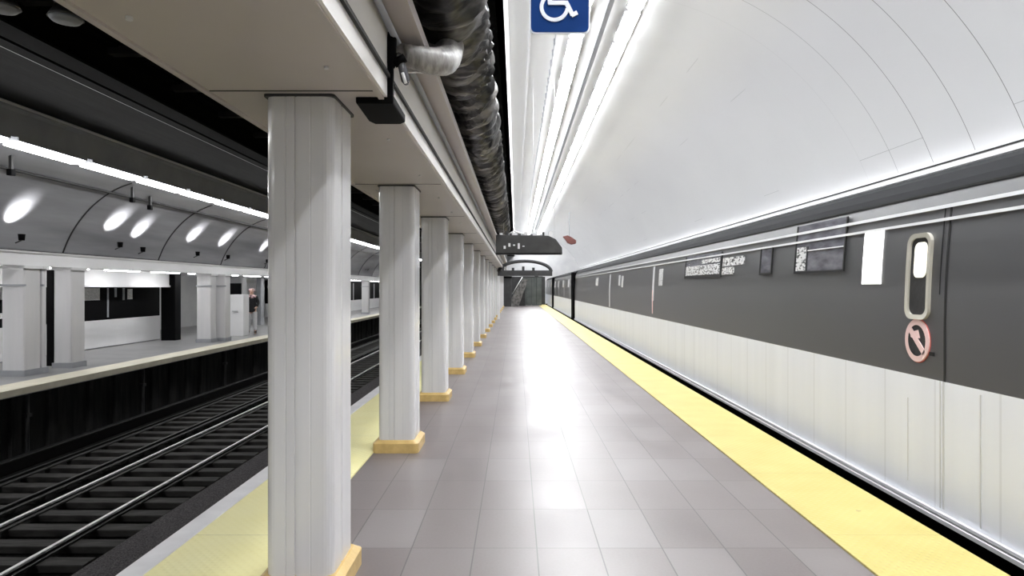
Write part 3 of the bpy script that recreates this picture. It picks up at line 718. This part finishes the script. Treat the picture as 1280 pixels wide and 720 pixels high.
# person on the far platform
def person(x, y, z, rz=0):
    def skin(name, verts, edges, radii, mat, parent, sub=2):
        me = bpy.data.meshes.new(name); me.from_pydata(verts, edges, []); me.materials.append(mat)
        ob = bpy.data.objects.new(name, me); COL.objects.link(ob)
        sk = ob.modifiers.new('skin', 'SKIN'); sk.use_smooth_shade = True
        for i, r in enumerate(radii):
            sv = me.skin_vertices[0].data[i]; sv.radius = r if isinstance(r, tuple) else (r, r); sv.use_root = (i == 0)
        s_ = ob.modifiers.new('sub', 'SUBSURF'); s_.levels = sub; s_.render_levels = sub
        if parent: ob.parent = parent
        return ob
    M['skin'] = new_mat('skin', (.55,.36,.28), .5); M['hair'] = new_mat('hair', (.02,.015,.012), .5)
    M['coat'] = new_mat('black_coat', (.012,.012,.014), .7); M['trousers'] = noisy('pale_trousers', (.55,.55,.57), (.65,.65,.67), 5, .7)
    m = new_mat('pink_scarf', (.7,.5,.5), .7); tt = NT(m)
    tt.l(tt.ramp(tt.noise(14, 3), [(.42, (.10,.05,.06)), (.52, (.75,.52,.54))]), tt.b.inputs['Base Color']); M['pink'] = m
    V = [(0,0,.95), (0,.0,1.12), (0,.0,1.32), (0,0,1.45), (0,-.01,1.53), (0,-.02,1.64), (0,-.01,1.73),
         (.17,0,1.42), (.23,-.01,1.18), (.18,-.16,1.02), (.12,-.24,.98), (-.17,0,1.42), (-.24,-.01,1.18), (-.20,-.10,.96), (-.18,-.14,.88),
         (.10,0,.86), (.12,-.03,.48), (.13,.0,.08), (.14,-.14,.03), (-.10,0,.86), (-.12,.04,.48), (-.13,.10,.08), (-.14,-.03,.03)]
    Ed = [(0,1),(1,2),(2,3),(3,4),(4,5),(5,6),(3,7),(7,8),(8,9),(9,10),(3,11),(11,12),(12,13),(13,14),(0,15),(15,16),(16,17),(17,18),(0,19),(19,20),(20,21),(21,22)]
    Rd = [(.15,.11),(.13,.10),(.17,.11),(.11,.09),.055,(.085,.10),(.075,.085),.06,.048,.04,.035,.06,.048,.04,.035,.095,.065,.045,.04,.095,.065,.045,.04]
    body = skin('person', V, Ed, Rd, M['skin'], None)
    body.location = (x, y, z); body.rotation_euler = (0,0,rz)
    tag(body, 'person in a pink patterned scarf, black coat and pale trousers beside the white booth', 'person')
    skin('coat', [(0,0,.80),(0,0,1.12),(0,0,1.33),(0,0,1.43),(.17,0,1.41),(.24,-.01,1.18),(.18,-.16,1.03),(-.17,0,1.41),(-.25,-.01,1.18),(-.20,-.10,.97)],
         [(0,1),(1,2),(2,3),(3,4),(4,5),(5,6),(3,7),(7,8),(8,9)], [(.19,.15),(.165,.13),(.20,.14),(.13,.11),.08,.065,.055,.08,.065,.055], M['coat'], body)
    skin('scarf', [(0,0,1.36),(0,-.01,1.46),(0,-.01,1.52)], [(0,1),(1,2)], [(.25,.18),(.19,.15),(.11,.11)], M['pink'], body)
    skin('hood', [(0,.03,1.58),(0,.03,1.68),(0,.02,1.76)], [(0,1),(1,2)], [(.12,.11),(.135,.11),(.09,.09)], M['pink'], body)
    for s_ in (1, -1):
        skin('trouser_leg', [(s_*.10,0,.90),(s_*.12,(-.03 if s_>0 else .04),.48),(s_*.13,(0 if s_>0 else .10),.12)], [(0,1),(1,2)], [.115,.085,.065], M['trousers'], body)
        yy = 0 if s_>0 else .10
        skin('boot', [(s_*.13,yy+.02,.20),(s_*.13,yy+.01,.07),(s_*.14,yy-.14,.05)], [(0,1),(1,2)], [.055,.055,.045], M['coat'], body)
    mb = MB(); mb.tube([(0,-.115,1.66),(0,-.135,1.63),(0,-.11,1.615)], [.008,.016,.010], 8); mb.build('nose', M['skin'], body)
    mb = MB(); mb.box(-.025,.025,-.118,-.105,1.585,1.593); mb.build('mouth', M['redline'], body)
    for s_ in (1,-1): MB().tube([(s_*.03,-.112,1.665),(s_*.03,-.10,1.665)], .009, 8).build('eye', M['hair'], body)
person(-10.2, 24.7, FZ, .3)

# ------------------------------------------------------------------ black steelwork above the tracks
def girder(X, z0, h, wd, lab):
    t = thing('girder', (X, 0, z0), lab, 'girder')
    MB().box(-.02, .02, Y0, Y1-.3, .03, h-.03).build('web', M['soffit'], t)
    MB().box(-wd/2, wd/2, Y0, Y1-.3, 0, .03).box(-wd/2, wd/2, Y0, Y1-.3, h-.03, h).build('flange', M['black'], t)
girder(-3.4, E+2.61, .38, .22, 'black girder above the near track, next to the beige beam')
girder(-5.05, E+2.54, .45, .30, 'wide black girder above the middle of the tracks')
girder(-5.7, E+2.71, .28, .18, 'thin black girder beside the dark ceiling panels')
cb = tag(MB().box(-5.4, -1.5, -.06, .06, 0, .10).build('cross_beam', M['steel2']), 'dark grey cross beam under the black ceiling above the tracks', 'beam', 'cross beams above the tracks')
cb.location = (0, 3.6, E+2.88)
for i in range(1, 32):
    c = cb.copy(); COL.objects.link(c); c.location = (0, 3.6+1.45*i, E+2.88)
tag(MB().tube([(-2.75, Y0, 0), (-2.75, Y1-.3, 0)], .09, 14).build('pipe', M['steel2']), 'dark grey pipe running over the near track beside the beige beam', 'pipe').location = (0, 0, E+2.5)
tag(MB().tube([(-3.9, Y0, 0), (-3.9, Y1-.3, 0)], .05, 12).build('pipe', M['dark']), 'thin black pipe running over the near track', 'pipe').location = (0, 0, E+2.5)
def pendant(x, y, z, lab):
    t = thing('pendant_lamp', (x, y, z), lab, 'lamp')
    MB().tube([(0,0,.10),(0,0,.5)], .09, 16).build('stem', M['steel2'], t)
    MB().tube([(0,0,.0),(0,0,.04),(0,0,.11)], [.15,.13,.09], 20).build('shade', M['steel2'], t)
    MB().tube([(0,0,-.045),(0,0,-.03),(0,0,0)], [.06,.115,.14], 20).build('diffuser', M['grey'], t)
pendant(-4.22, 6.0, E+2.52, 'unlit grey round lamp high in the black ceiling near the beam')
pendant(-4.70, 5.85, E+2.56, 'unlit grey round lamp in the black ceiling at the top left corner')

# ------------------------------------------------------------------ far end of the platform
t = thing('hanging_sign_box', (.31, 15, E+.77), 'long dark sign box hanging across the platform at the end of the black duct', 'sign box')
MB().prism_y([(-.78,0),(.78,0),(.77,.16),(.62,.36),(.45,.44),(-.78,.46)], 0, .30).build('box', M['steel2'], t, bevel=.012)
MB().box(-.78, .74, -.012, 0, .0, .03).build('lower_trim', M['black'], t)
random.seed(11)
for k in range(9):
    xx = -.70 + .145*k; hh = random.uniform(.03, .11)
    MB().box(xx, xx+random.uniform(.04,.10), .05, .2, .40, .44+hh).build('fitting', M['dark' if k % 2 else 'offwhite'], t)
MB().tube([(-.5,.1,.47),(-.35,.1,.55),(-.2,.12,.50),(-.1,.1,.47)], .02, 8).build('looped_cable', M['offwhite'], t)
for k in range(5):
    MB().box(-.60+.11*k, -.55+.11*k, -.016, 0, .13+.05*(k%3), .20+.06*(k%2)).build('marking', M['offwhite'], t)
for s_ in (-.6, .1, .6): MB().tube([(s_, .15, .4), (s_, .15, 4.15)], .004, 6).build('hanger_rod', M['offwhite'], t)
t = thing('arch_frame', (.42, 30, E+.53), 'dark arched frame spanning the platform beyond the hanging sign box', 'frame')
MB().box(-1.28, 1.28, 0, .4, 0, .26).build('lintel', M['dark'], t)
MB().tube([(1.24*math.cos(a), .2, .20+.50*math.sin(a)) for a in [PI*k/24 for k in range(25)]], .08, 10).build('arch', M['dark'], t)
for k in range(7): MB().box(-1.1+.24*k, -1.1+.24*k+.12, .05, .3, .26, .30+random.uniform(.06,.22)).build('fitting', M['offwhite' if k % 2 else 'dark'], t)
MB().box(-1.28, -1.18, 0, .3, -2.03, 0).build('post', M['offwhite'], t)
t = thing('pillar', (-.70, 50, 0), 'black pillar standing at the far end of the platform', 'pillar')
MB().prism_z(rrect(.34, .3, .03), 0, 2.2).build('shaft', M['dark'], t); MB().prism_z(rrect(.38, .34, .03), 2.2, 2.35).build('capital', M['black'], t)
t = thing('wall_poster', (-1.35, 49.5, 0), 'white panel with a reddish stripe left of the far black pillar', 'poster')
MB().box(-.2, .2, 0, .06, .0, 2.1).build('panel', M['offwhite'], t); MB().box(-.14, .14, -.01, 0, .7, 1.5).build('poster', M['pinkring'], t)
t = thing('pillar', (1.70, 53.2, 0), 'slim black post at the right edge of the platform end', 'pillar')
MB().prism_z(rrect(.15, .12, .02), 0, 2.55).build('shaft', M['black'], t)
MB().box(-.17,.17,-.14,.14,0,.06).build('foot', M['black'], t)
t = thing('staircase', (.2, 50, 0), 'grey staircase with a sloping side rising at the far platform end', 'staircase')
MB().prism_y([(-.55, 0), (.0, 0), (.75, 2.1), (.3, 2.1), (-.55, .6)], 0, 1.6).build('side_panel', M['mottle'], t)
mb = MB()
for k in range(9): mb.box(-.45+.11*k, -.45+.11*(k+1), 1.62, 3.0, 0, .18*(k+1))
mb.build('steps', M['dark'], t)
MB().tube([(-.5, .1, .95), (.3, .1, 2.3)], .03, 8).build('handrail', M['rail'], t)
t = thing('partition', (1.2, 52.5, 0), 'dark panelled partition closing the right part of the far platform end', 'partition')
for k in range(4): MB().box(-.75+.42*k, -.75+.42*k+.39, 0, .08, 0, 2.3).build('panel', M['greenpanel'], t)
MB().box(-.8, 1.0, -.03, .11, 2.3, 2.4).build('top_rail', M['dark'], t)
o = MB().box(-2.0, 2.5, PE-.1, PE+.1, 0, 2.4).build('wall_far_end', M['dark']); struct(o)
# red hanging light
t = thing('hanging_sign', (3.35, 40, E+2.75), 'dark red rounded fixture hanging from the vault above the train', 'sign')
MB().prism_y([(-.42,.42),(-.12,.50),(.1,.40),(.42,.18),(.40,-.02),(.12,-.08),(-.12,.02),(-.25,.22)], 0, .35).build('housing', M['red'], t, bevel=.03)
MB().tube([(0,.18,.4),(0,.18,1.95)], .02, 6).build('rod', M['grey'], t)
